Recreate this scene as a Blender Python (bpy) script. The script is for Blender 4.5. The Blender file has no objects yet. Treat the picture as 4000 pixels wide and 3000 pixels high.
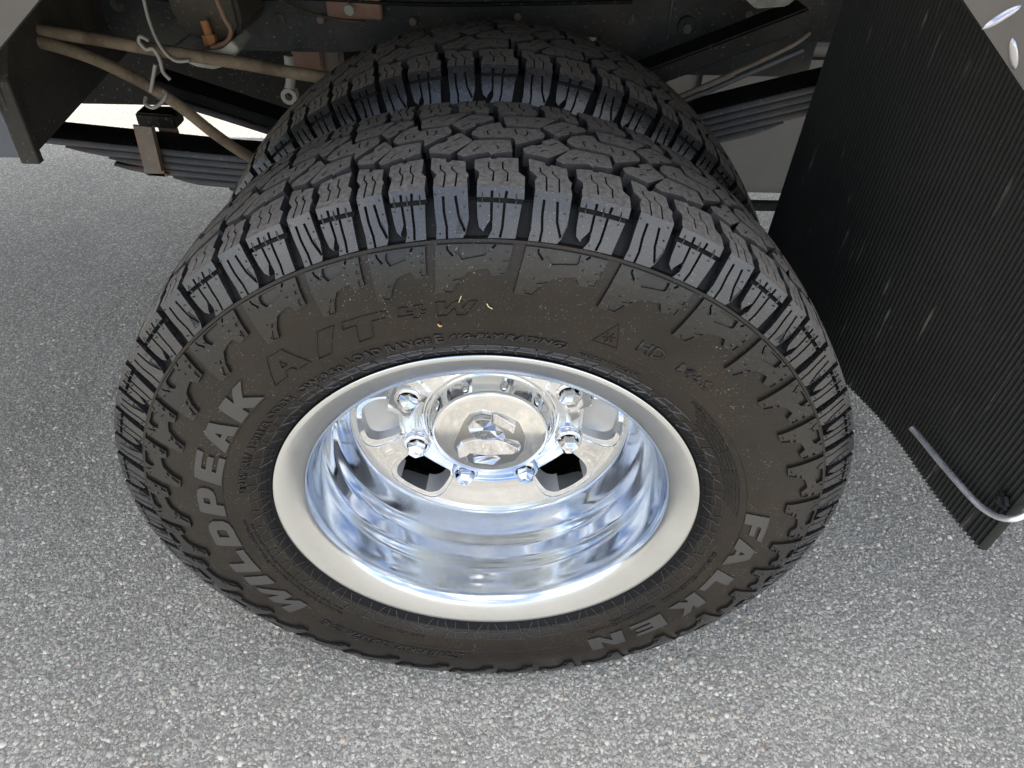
import bpy, bmesh, math, random
import numpy as np
from mathutils import Vector, Matrix
from mathutils.geometry import delaunay_2d_cdt
random.seed(7)
S=bpy.context.scene
COL=S.collection
ZC=0.394                       # axle height above the road
# ------------------------------------------------------------------ camera
cam=bpy.data.cameras.new('camera'); cam.sensor_fit='HORIZONTAL'; cam.sensor_width=36.0
cam.lens=2624.084/4000*36; cam.clip_start=.02; cam.clip_end=3000
co=bpy.data.objects.new('camera',cam); COL.objects.link(co)
pit,yaw,rol=.7335,-.0184,.0268
_cy,_sy,_cp,_sp=math.cos(yaw),math.sin(yaw),math.cos(pit),math.sin(pit)
_f=Vector((-_sy*_cp,_cy*_cp,-_sp)); _r=Vector((_cy,_sy,0)); _u=_r.cross(_f)
_R=_r*math.cos(rol)+_u*math.sin(rol); _U=-_r*math.sin(rol)+_u*math.cos(rol)
M=Matrix((_R,_U,-_f)).transposed().to_4x4(); M.translation=Vector((.0153,-.558,1.0135))
co.matrix_world=M; S.camera=co
cam.dof.use_dof=False
# ------------------------------------------------------------------ sky, sun, exposure
SUN_EL,SUN_AZ=math.radians(80),math.radians(8)      # sun behind the truck, slightly to the right
w=bpy.data.worlds.new('World'); S.world=w; w.use_nodes=True
nt=w.node_tree; N=nt.nodes; L=nt.links
bg=N['Background']; bg.inputs['Strength'].default_value=.13
sky=N.new('ShaderNodeTexSky'); sky.sky_type='NISHITA'; sky.sun_disc=False
sky.sun_elevation=SUN_EL; sky.sun_rotation=SUN_AZ; sky.dust_density=1.5; sky.ozone_density=2.0
tc=N.new('ShaderNodeTexCoord'); mp=N.new('ShaderNodeMapping'); mp.inputs['Scale'].default_value=(1,1,2.2)
ns=N.new('ShaderNodeTexNoise'); ns.inputs['Scale'].default_value=2.6; ns.inputs['Detail'].default_value=9; ns.inputs['Roughness'].default_value=.58
cr=N.new('ShaderNodeValToRGB'); cr.color_ramp.elements[0].position=.45; cr.color_ramp.elements[1].position=.61
mx=N.new('ShaderNodeMix'); mx.data_type='RGBA'
mx.inputs['B'].default_value=(8.0,7.6,7.1,1)
L.new(tc.outputs['Generated'],mp.inputs['Vector']); L.new(mp.outputs['Vector'],ns.inputs['Vector'])
L.new(ns.outputs['Fac'],cr.inputs['Fac']); L.new(cr.outputs['Color'],mx.inputs['Factor'])
L.new(sky.outputs['Color'],mx.inputs['A']); L.new(mx.outputs['Result'],bg.inputs['Color'])
sl=bpy.data.lights.new('sun','SUN'); sl.energy=2.05; sl.angle=math.radians(.5); sl.color=(1,.955,.88)
so=bpy.data.objects.new('sun',sl); COL.objects.link(so)
sd=Vector((math.sin(SUN_AZ)*math.cos(SUN_EL),math.cos(SUN_AZ)*math.cos(SUN_EL),math.sin(SUN_EL)))
so.rotation_euler=sd.to_track_quat('Z','Y').to_euler(); so.location=sd*10
S.render.engine='CYCLES'
S.view_settings.view_transform='Standard'; S.view_settings.look='None'; S.view_settings.gamma=1
S.view_settings.exposure=1.85
# ------------------------------------------------------------------ materials
def mat(name,col,rough=.5,metal=0,**k):
    m=bpy.data.materials.new(name); m.use_nodes=True; b=m.node_tree.nodes['Principled BSDF']
    b.inputs['Base Color'].default_value=(*col,1); b.inputs['Roughness'].default_value=rough; b.inputs['Metallic'].default_value=metal
    if 'spec' in k: b.inputs['Specular IOR Level'].default_value=k['spec']
    return m
def nodes(m): return m.node_tree.nodes,m.node_tree.links,m.node_tree.nodes['Principled BSDF']
def noise(m,scale,detail=4,rough=.6,coord='Object',stretch=None):
    n,l,b=nodes(m); t=n.new('ShaderNodeTexCoord'); x=n.new('ShaderNodeTexNoise')
    x.inputs['Scale'].default_value=scale; x.inputs['Detail'].default_value=detail; x.inputs['Roughness'].default_value=rough
    src=t.outputs[coord]
    if stretch:
        q=n.new('ShaderNodeMapping'); q.inputs['Scale'].default_value=stretch; l.new(src,q.inputs['Vector']); src=q.outputs['Vector']
    l.new(src,x.inputs['Vector']); return x.outputs['Fac']
def ramp(m,fac,stops):
    n,l,b=nodes(m); r=n.new('ShaderNodeValToRGB'); e=r.color_ramp.elements
    while len(e)<len(stops): e.new(.5)
    for i,(p,c) in enumerate(stops):
        e[i].position=p; e[i].color=(c,c,c,1) if not isinstance(c,tuple) else (*c,1)
    l.new(fac,r.inputs['Fac']); return r.outputs['Color']
def mixc(m,fac,a,b_,mode='MIX'):
    n,l,b=nodes(m); x=n.new('ShaderNodeMix'); x.data_type='RGBA'; x.blend_type=mode
    for s,v in (('Factor',fac),('A',a),('B',b_)):
        if isinstance(v,(int,float)): x.inputs[s].default_value=v
        elif isinstance(v,tuple): x.inputs[s].default_value=(*v,1)
        else: l.new(v,x.inputs[s])
    return x.outputs['Result']
def bump(m,h,strength=.3,dist=.001,bevel=None):
    n,l,b=nodes(m); x=n.new('ShaderNodeBump'); x.inputs['Strength'].default_value=strength; x.inputs['Distance'].default_value=dist
    l.new(h,x.inputs['Height'])
    if bevel:
        v=n.new('ShaderNodeBevel'); v.samples=4; v.inputs['Radius'].default_value=bevel; l.new(v.outputs['Normal'],x.inputs['Normal'])
    l.new(x.outputs['Normal'],b.inputs['Normal'])
def link(m,o,i): m.node_tree.links.new(o,m.node_tree.nodes['Principled BSDF'].inputs[i])

# new rubber of the sidewall: dark brown-grey, dressed, with fine pale dust specks
def rubber(name,c0,c1,r0,r1,bevel,specks=.5,bs=.25,fine=900,spec=.5):
    m=mat(name,c0,r0)
    a=noise(m,9 if 'tread' not in name else 260,5,.65); col=mixc(m,ramp(m,a,[(.35,0),(.68,1)]),c0,c1)
    sp=noise(m,640,2,.5); sp2=noise(m,17,3,.6)
    f=mixc(m,1.0,ramp(m,sp,[(.675,0),(.715,1)]),ramp(m,sp2,[(.38,0),(.62,specks)]),'MULTIPLY')
    col=mixc(m,f,col,(.32,.30,.26)); link(m,col,'Base Color')
    r=mixc(m,ramp(m,noise(m,38,5,.7),[(.3,0),(.7,1)]),(r0,)*3,(r1,)*3); link(m,r,'Roughness')
    bump(m,noise(m,fine,3,.6),bs,.0006,bevel)
    m.node_tree.nodes['Principled BSDF'].inputs['Specular IOR Level'].default_value=spec
    return m
M_side=rubber('sidewall rubber',(.0085,.0068,.0052),(.0175,.0120,.0075),.33,.46,.0003,.7,.25,900,.28)
M_shld=rubber('moulded shoulder rubber',(.013,.013,.014),(.020,.019,.018),.20,.34,.0004,.6,.2,900,.75)
M_lug=rubber('dressed sidewall lug rubber',(.0085,.0080,.0072),(.0155,.0125,.0092),.24,.40,.0003,.6,.2,900,.40)
M_shade=rubber('shaded groove rubber',(.005,.005,.0052),(.0075,.0075,.0077),.5,.7,.0006,.15,.2,900,.18)  # darkest rubber: paints shade into grooves, slits, lug edges and the bead gap
M_wall=rubber('tread block wall rubber',(.030,.030,.031),(.045,.044,.043),.5,.65,.0006,.2,.2,900,.4)
M_tread=rubber('buffed tread rubber',(.110,.098,.083),(.245,.220,.190),.75,.92,.0005,.9,1.0,300)
n,l,b=nodes(M_tread); 
M_letter=rubber('serrated letter sheen rubber',(.032,.031,.0295),(.047,.0455,.043),.30,.42,.0003,.1,.3,1200)  # lighter grey puts the sheen of the serrated faces into the colour

def alu(name,col,r0,r1,nscale=14,bs=.04,bd=.002,bev=False):
    m=mat(name,col,r0,1)
    a=noise(m,nscale,5,.65)
    link(m,mixc(m,ramp(m,a,[(.42,0),(.66,1)]),(r0,)*3,(r1,)*3),'Roughness')
    link(m,mixc(m,ramp(m,noise(m,nscale*.7,4,.6),[(.3,0),(.75,1)]),col,tuple(x*.82 for x in col)),'Base Color')
    if bev:
        n,l,b=nodes(m); v=n.new('ShaderNodeBevel'); v.samples=4; v.inputs['Radius'].default_value=.0012; l.new(v.outputs['Normal'],b.inputs['Normal'])
    return m
M_chrome=alu('chrome',(.66,.675,.70),.03,.06,11,.04,.001,True)
M_cap=alu('cap chrome',(.74,.75,.76),.06,.11,11,.04,.001,True)
M_fieldshade=alu('shaded field chrome',(.40,.40,.40),.12,.2,11,.04,.001,True)  # cap metal darkened, standing for the shade of the recess
M_barrel=alu('polished aluminium barrel',(.68,.72,.765),.07,.27,9,.05,.002)
M_win=mat('cast wheel window',(.50,.50,.49),.42,.55)
M_lip=alu('satin machined lip',(.56,.585,.61),.17,.27,9,.02,.001)
def steel(name,col,rough,dust=(.30,.27,.22),amt=.5,rust=None,ramt=.5,sc=18,speck=.35):
    m=mat(name,col,rough)
    c=mixc(m,ramp(m,noise(m,sc,6,.7),[(.42,0),(.75,amt)]),col,dust)
    if rust: c=mixc(m,ramp(m,noise(m,sc*.6,5,.65,stretch=(1,1,.8)),[(.5,0),(.62,ramt)]),c,rust)
    sp=noise(m,210,2,.5); c=mixc(m,ramp(m,sp,[(.66,0),(.72,speck)]),c,(.32,.3,.27))
    link(m,c,'Base Color'); bump(m,noise(m,130,5,.7),.35,.001,.001); return m
M_frame=steel('chassis black',(.021,.026,.028),.55,(.085,.083,.070),.65,(.09,.055,.03),.25,11)
M_black=steel('spring black',(.008,.0085,.009),.45,(.032,.03,.026),.4)
M_black.node_tree.nodes['Principled BSDF'].inputs['Specular IOR Level'].default_value=.15
M_leafside=steel('leaf edge grey',(.058,.064,.075),.55,(.14,.14,.13),.5,(.14,.075,.035),.35)
M_rusty=steel('rusty steel',(.12,.105,.09),.7,(.25,.2,.15),.6,(.20,.095,.045),.9,30)
M_orange=steel('orange rust',(.42,.17,.06),.8,(.3,.2,.14),.5)
M_pink=steel('primer rust plate',(.21,.12,.085),.75,(.30,.22,.16),.6)
M_cable=steel('tan dusty sleeve',(.15,.115,.075),.8,(.27,.22,.155),.7,(.075,.05,.032),.8,34)
M_dust=steel('dusty zinc plate',(.30,.30,.27),.75,(.45,.43,.38),.6,(.12,.11,.09),.5,50)
M_wire=steel('dull wire',(.30,.29,.27),.5,(.4,.38,.34),.4)
M_panel=steel('grey steel panel',(.105,.103,.101),.5,(.16,.155,.145),.5,None,0,6,.1)
M_bracketdark=steel('dark bracket',(.045,.040,.030),.7,(.12,.10,.065),.6,(.11,.065,.03),.5)
M_plate=steel('wheel well panel',(.035,.034,.031),.6,(.085,.078,.06),.5,(.12,.09,.05),.45,7)
M_flap=steel('ribbed flap rubber',(.0095,.0112,.0110),.5,(.036,.036,.033),.4,None,0,6,.05)
for _m in (M_flap,M_frame,M_plate): _m.node_tree.nodes['Principled BSDF'].inputs['Specular IOR Level'].default_value=.25
# pale scuffs on the flap, stretched along the ribs
n,l,b=nodes(M_flap)
base=b.inputs['Base Color'].links[0].from_socket
sc=mixc(M_flap,1.0,ramp(M_flap,noise(M_flap,85,3,.6,stretch=(1,1.6,.13)),[(.62,0),(.72,1)]),ramp(M_flap,noise(M_flap,9,3,.6),[(.47,0),(.65,.8)]),'MULTIPLY')
l.new(mixc(M_flap,sc,base,(.20,.19,.165)),b.inputs['Base Color'])
M_hook=mat('galvanised hook',(.80,.82,.85),.30,.85)
link(M_hook,ramp(M_hook,noise(M_hook,70,4,.6),[(.3,.25),(.75,.45)]),'Roughness')
M_dplate=alu('weathered tread plate',(.115,.11,.105),.42,.55,20)
M_bar=alu('worn plate bar',(.40,.40,.42),.22,.36,40)
M_skirtdark=steel('painted grey side',(.085,.095,.12),.5,(.11,.11,.12),.4)
M_disc=steel('dark backing iron',(.012,.012,.012),.8)
M_straw=mat('dry grass',(.62,.52,.26),.8); M_leafbit=mat('dry petal',(.55,.30,.10),.8)

# asphalt
M_road=mat('asphalt',(.1,.1,.1),.85)
n,l,b=nodes(M_road)
t=n.new('ShaderNodeTexCoord')
def warp(scale,amt):
    x=n.new('ShaderNodeTexNoise'); x.inputs['Scale'].default_value=scale; x.inputs['Detail'].default_value=2
    l.new(t.outputs['Object'],x.inputs['Vector'])
    s=n.new('ShaderNodeVectorMath'); s.operation='SCALE'; s.inputs['Scale'].default_value=amt; l.new(x.outputs['Color'],s.inputs[0])
    a=n.new('ShaderNodeVectorMath'); a.operation='ADD'; l.new(t.outputs['Object'],a.inputs[0]); l.new(s.outputs[0],a.inputs[1]); return a.outputs[0]
wv=warp(120,.008)
def vor(scale,feat='F1',off=0):
    v=n.new('ShaderNodeTexVoronoi'); v.inputs['Scale'].default_value=scale; v.feature=feat
    if off:
        a=n.new('ShaderNodeVectorMath'); a.operation='ADD'; a.inputs[1].default_value=(off,off*.7,off*.3); l.new(wv,a.inputs[0]); l.new(a.outputs[0],v.inputs['Vector'])
    else: l.new(wv,v.inputs['Vector'])
    return v
v1=vor(150); v2=vor(300,off=3.1); v3=vor(85,off=7.7)
def sep(s,i):
    x=n.new('ShaderNodeSeparateColor'); l.new(s,x.inputs[0]); return x.outputs[i]
STONES=[(0,(.25,.235,.20)),(.22,(.305,.287,.243)),(.45,(.36,.34,.287)),(.66,(.42,.397,.335)),(.82,(.49,.463,.398)),(.93,(.57,.535,.45)),(.975,(.68,.64,.53)),(1,(.58,.44,.31))]
c1=ramp(M_road,sep(v1.outputs['Color'],0),STONES); c2=ramp(M_road,sep(v2.outputs['Color'],1),STONES)
c3=ramp(M_road,sep(v3.outputs['Color'],2),STONES)
binder=(.225,.211,.18)
m2=mixc(M_road,ramp(M_road,v2.outputs['Distance'],[(.42,0),(.60,1)]),c2,binder)
m1=mixc(M_road,ramp(M_road,v1.outputs['Distance'],[(.36,0),(.46,1)]),c1,m2)
big=ramp(M_road,sep(v3.outputs['Color'],0),[(.14,0),(.16,1)])
n3=n.new('ShaderNodeMath'); n3.operation='MAXIMUM'; l.new(big,n3.inputs[0]); l.new(ramp(M_road,v3.outputs['Distance'],[(.30,0),(.38,1)]),n3.inputs[1])
m0=mixc(M_road,n3.outputs[0],c3,m1)
patch=ramp(M_road,noise(M_road,2.6,6,.65),[(.3,.84),(.7,1.14)])
l.new(mixc(M_road,1.0,m0,patch,'MULTIPLY'),b.inputs['Base Color'])
h1=n.new('ShaderNodeMath'); h1.operation='MULTIPLY_ADD'; h1.inputs[1].default_value=-1.0; h1.inputs[2].default_value=1.0; l.new(v1.outputs['Distance'],h1.inputs[0])
h2=n.new('ShaderNodeMath'); h2.operation='MULTIPLY_ADD'; h2.inputs[1].default_value=-.5; l.new(v2.outputs['Distance'],h2.inputs[0]); l.new(h1.outputs[0],h2.inputs[2])
h3=n.new('ShaderNodeMath'); h3.operation='MULTIPLY_ADD'; h3.inputs[1].default_value=.35; l.new(sep(v1.outputs['Color'],1),h3.inputs[0]); l.new(h2.outputs[0],h3.inputs[2])
bump(M_road,h3.outputs[0],.42,.005)

# ------------------------------------------------------------------ object helpers
def ob(name,me,parent=None,label=None,cat=None,group=None,kind=None,loc=None):
    o=bpy.data.objects.new(name,me); COL.objects.link(o)
    if parent: o.parent=parent
    if label: o['label']=label
    if cat: o['category']=cat
    if group: o['group']=group
    if kind: o['kind']=kind
    if loc: o.location=loc
    return o
def mesh(name,V,F,mats,mi=None,smooth=False,sharp=None):
    me=bpy.data.meshes.new(name); me.from_pydata([tuple(map(float,v)) for v in V],[],F)
    for m in (mats if isinstance(mats,(list,tuple)) else [mats]): me.materials.append(m)
    if mi is not None: me.polygons.foreach_set('material_index',mi)
    if smooth: me.polygons.foreach_set('use_smooth',[True]*len(me.polygons))
    me.update()
    if sharp: me.set_sharp_from_angle(angle=math.radians(sharp))
    return me
def fixn(me):
    bm=bmesh.new(); bm.from_mesh(me); bmesh.ops.remove_doubles(bm,verts=bm.verts,dist=1e-6); bmesh.ops.recalc_face_normals(bm,faces=bm.faces); bm.to_mesh(me); bm.free(); return me
def lathe(name,prof,m,seg=192,closed=False,mi=None,sharp=35,a0=0,a1=2*math.pi):
    # prof: (y,r) list, turned round the axle
    V=[];F=[];k=len(prof); full=abs(a1-a0-2*math.pi)<1e-6; ns_=seg if full else seg+1
    for i in range(ns_):
        a=a0+(a1-a0)*i/seg
        for y,r in prof: V.append((r*math.sin(a),y,r*math.cos(a)))
    MI=[]
    for i in range(seg):
        j=(i+1)%ns_
        for q in range(k-1+(1 if closed else 0)):
            q2=(q+1)%k; F.append((i*k+q,j*k+q,j*k+q2,i*k+q2)); MI.append(mi[q] if mi else 0)
    return mesh(name,V,F,m,MI,True,sharp)
def box(V,F,c,s,rot=None):
    b0=len(V)
    for x,y,z in ((-1,-1,-1),(1,-1,-1),(1,1,-1),(-1,1,-1),(-1,-1,1),(1,-1,1),(1,1,1),(-1,1,1)):
        p=Vector((x*s[0]/2,y*s[1]/2,z*s[2]/2))
        if rot: p=rot@p
        V.append(tuple(p+Vector(c)))
    for f in ((0,3,2,1),(4,5,6,7),(0,1,5,4),(1,2,6,5),(2,3,7,6),(3,0,4,7)): F.append(tuple(b0+i for i in f))
def boxmesh(name,c,s,m,rot=None,bev=.0):
    V=[];F=[];box(V,F,c,s,rot); me=mesh(name,V,F,m)
    if bev:
        bm=bmesh.new(); bm.from_mesh(me); bmesh.ops.bevel(bm,geom=bm.edges[:],offset=bev,segments=2,affect='EDGES'); bm.to_mesh(me); bm.free()
    return me
def spline(P,n_=8):
    P=[Vector(p) for p in P]; out=[]
    for i in range(len(P)-1):
        a=P[max(i-1,0)];b_=P[i];c=P[i+1];d=P[min(i+2,len(P)-1)]
        for k in range(n_):
            t_=k/n_; out.append(.5*((2*b_)+(c-a)*t_+(2*a-5*b_+4*c-d)*t_*t_+(3*b_-a-3*c+d)*t_**3))
    out.append(P[-1]); return out
def tube(name,P,r,m,seg=12,n_=8,straight=False):
    Q=[Vector(p) for p in P] if straight else spline(P,n_); V=[];F=[]
    up=Vector((0,0,1)); 
    T=(Q[1]-Q[0]).normalized(); 
    if abs(T.z)>.9: up=Vector((1,0,0))
    Nn=T.cross(up).normalized()
    for i,p in enumerate(Q):
        T=(Q[min(i+1,len(Q)-1)]-Q[max(i-1,0)]).normalized(); Nn=(Nn-T*Nn.dot(T)).normalized(); B=T.cross(Nn)
        rr=r if not callable(r) else r(i/(len(Q)-1))
        for k in range(seg):
            a=2*math.pi*k/seg; V.append(p+(Nn*math.cos(a)+B*math.sin(a))*rr)
    for i in range(len(Q)-1):
        for k in range(seg):
            k2=(k+1)%seg; F.append((i*seg+k,i*seg+k2,(i+1)*seg+k2,(i+1)*seg+k))
    F.append(tuple(range(seg))[::-1]); F.append(tuple((len(Q)-1)*seg+k for k in range(seg)))
    return mesh(name,V,F,m,None,True,50)
def prism(name,poly,axis,a,b_,m,bev=0):
    # poly in the two other axes (order x,y,z without axis)
    bm=bmesh.new()
    def P(p,t_):
        q=list(p); q.insert(axis,t_); return q
    v=[bm.verts.new(P(p,a)) for p in poly]; u=[bm.verts.new(P(p,b_)) for p in poly]; k=len(poly)
    bm.faces.new(v); bm.faces.new(u[::-1])
    for i in range(k): bm.faces.new((v[i],u[i],u[(i+1)%k],v[(i+1)%k]))
    bmesh.ops.recalc_face_normals(bm,faces=bm.faces)
    if bev: bmesh.ops.bevel(bm,geom=bm.edges[:],offset=bev,segments=2,affect='EDGES')
    me=bpy.data.meshes.new(name); bm.to_mesh(me); bm.free(); me.materials.append(m); return me

# ------------------------------------------------------------------ tyre surface: s along the profile, th clockwise from the top
_h=[(-.088,.2345),(-.0975,.2425),(-.1085,.258),(-.1155,.280),(-.1183,.302),(-.1168,.328),(-.1115,.348),(-.1065,.3593),(-.0985,.377),(-.0887,.3942),(-.066,.3969),(-.044,.3988),(-.022,.3999),(0,.4002)]
PROF=np.array(_h+[(-y,r) for y,r in _h[-2::-1]])
SP=np.r_[0,np.cumsum(np.hypot(*np.diff(PROF,axis=0).T))]; SMAX=SP[-1]; SMID=SMAX/2
# smooth the bulge a little, keep the shoulder corner
_sd=np.linspace(0,SMAX,1201); _y=np.interp(_sd,SP,PROF[:,0]); _r=np.interp(_sd,SP,PROF[:,1])
def sm(a):
    o=a.copy(); kk=np.hanning(49); kk/=kk.sum(); s_=np.convolve(np.pad(a,24,mode='edge'),kk,'valid')
    wgt=np.minimum(1,np.minimum(abs(_sd-SP[9]),abs(_sd-(SMAX-SP[9])))/.006); wgt=np.where((_sd<.008)|(_sd>SMAX-.008),0,wgt); return o*(1-wgt)+s_*wgt
_y,_r=sm(_y),sm(_r)
_ty,_tr=np.gradient(_y,_sd),np.gradient(_r,_sd); _n=np.hypot(_ty,_tr); _ny,_nr=-_tr/_n,_ty/_n
FLAT=True
def tp(s,th,h):
    y=float(np.interp(s,_sd,_y)); r=float(np.interp(s,_sd,_r)); ny=float(np.interp(s,_sd,_ny)); nr=float(np.interp(s,_sd,_nr))
    y+=ny*h; r+=nr*h; a=math.radians(th); x,z=r*math.sin(a),r*math.cos(a)
    if z<-ZC+.0008: z=-ZC+.0008+(z+ZC)*.02
    return (x,y,z)
KM=.39*math.pi/180            # metres per degree used for flat layouts
def dep(s):
    s=min(s,SMAX-s); return float(np.interp(s,[.134,.137,.150,.165,.176,.19],[.0005,.0045,.0065,.009,.0108,.0115]))
def inpoly(x,y,P):
    c=False; j=len(P)-1
    for i in range(len(P)):
        xi,yi=P[i]; xj,yj=P[j]
        if (yi>y)!=(yj>y) and x<(xj-xi)*(y-yi)/(yj-yi)+xi: c=not c
        j=i
    return c
def subd(P,d,closed=True):
    o=[]; k=len(P)
    for i in range(k if closed else k-1):
        a,b_=P[i],P[(i+1)%k]; m_=max(1,int(math.ceil(math.hypot(b_[0]-a[0],b_[1]-a[1])/d)))
        for q in range(m_): o.append((a[0]+(b_[0]-a[0])*q/m_,a[1]+(b_[1]-a[1])*q/m_))
    if not closed: o.append(P[-1])
    return o
def strip(P,wd):
    # polyline to closed outline
    Lf=[];Rt=[]
    for i,p in enumerate(P):
        a=P[max(i-1,0)]; c=P[min(i+1,len(P)-1)]; dx,dy=c[0]-a[0],c[1]-a[1]; q=math.hypot(dx,dy) or 1; nx,ny=-dy/q*wd/2,dx/q*wd/2
        Lf.append((p[0]+nx,p[1]+ny)); Rt.append((p[0]-nx,p[1]-ny))
    return Lf+Rt[::-1]
def area(P): return sum(P[i][0]*P[(i+1)%len(P)][1]-P[(i+1)%len(P)][0]*P[i][1] for i in range(len(P)))/2
def relief(outer,rec,fmap,base,grid=.008,matf=None,top=0.0,edge_d=None,holes=(),crease=()):
    """outer: flat outline; rec: list of (outline, height); holes: outlines left open (walls go to base)
    fmap(x,y,h)->3D; base(x,y)->height of the wall foot; returns V,F,MI"""
    ed=edge_d or grid
    pts=[];edges=[]
    def add(P):
        k0=len(pts); P=subd(P,ed); pts.extend(P); edges.extend((k0+i,k0+(i+1)%len(P)) for i in range(len(P)))
    add(outer)
    for P,_ in rec: add(P)
    for P in holes: add(P)
    for yc in crease:
        if not (min(p[1] for p in outer)<yc<max(p[1] for p in outer)): continue
        xa,xb=min(p[0] for p in outer)-.002,max(p[0] for p in outer)+.002; k0=len(pts); q_=subd([(xa,yc),(xb,yc)],.006,False); pts.extend(q_); edges.extend((k0+i,k0+i+1) for i in range(len(q_)-1))
    xs=[p[0] for p in outer]; ys=[p[1] for p in outer]
    x=min(xs)+grid*.5
    while x<max(xs):
        y=min(ys)+grid*.5
        while y<max(ys):
            if inpoly(x,y,outer): pts.append((x,y))
            y+=grid
        x+=grid
    vo,eo,fo,_,_,_=delaunay_2d_cdt([Vector(p) for p in pts],edges,[],0,1e-6)
    reg={}
    for f in fo:
        cx=sum(vo[i][0] for i in f)/3; cy=sum(vo[i][1] for i in f)/3
        if not inpoly(cx,cy,outer): continue
        if any(inpoly(cx,cy,H) for H in holes): continue
        r_=-1
        for i,(P,_) in enumerate(rec):
            if inpoly(cx,cy,P): r_=i
        f=tuple(f)
        if (vo[f[1]][0]-vo[f[0]][0])*(vo[f[2]][1]-vo[f[0]][1])-(vo[f[2]][0]-vo[f[0]][0])*(vo[f[1]][1]-vo[f[0]][1])<0: f=f[::-1]
        reg[f]=r_
    e2={}
    for f in reg:
        for i in range(3): e2[(f[i],f[(i+1)%3])]=f
    V=[];F=[];MI=[];ix={}
    def hh(r_): return top if r_<0 else rec[r_][1]
    def vid(i,h):
        k_=(i,round(h,6))
        if k_ not in ix: ix[k_]=len(V); V.append(fmap(vo[i][0],vo[i][1],h))
        return ix[k_]
    for f,r_ in reg.items():
        h=hh(r_); F.append(tuple(vid(i,h) for i in f)); cx=sum(vo[i][0] for i in f)/3; cy=sum(vo[i][1] for i in f)/3
        MI.append(matf(cx,cy,r_) if matf else 0)
        for i in range(3):
            a,b_=f[i],f[(i+1)%3]; g=e2.get((b_,a))
            if g is None:
                h2a,h2b=base(*vo[a][:2]),base(*vo[b_][:2])
            else:
                hg=hh(reg[g])
                if hg>=h-1e-7: continue
                h2a=h2b=hg
            F.append((vid(a,h),vid(a,h2a),vid(b_,h2b),vid(b_,h))); MI.append(matf(cx,cy,-2) if matf else 0)
    return V,F,MI

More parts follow.
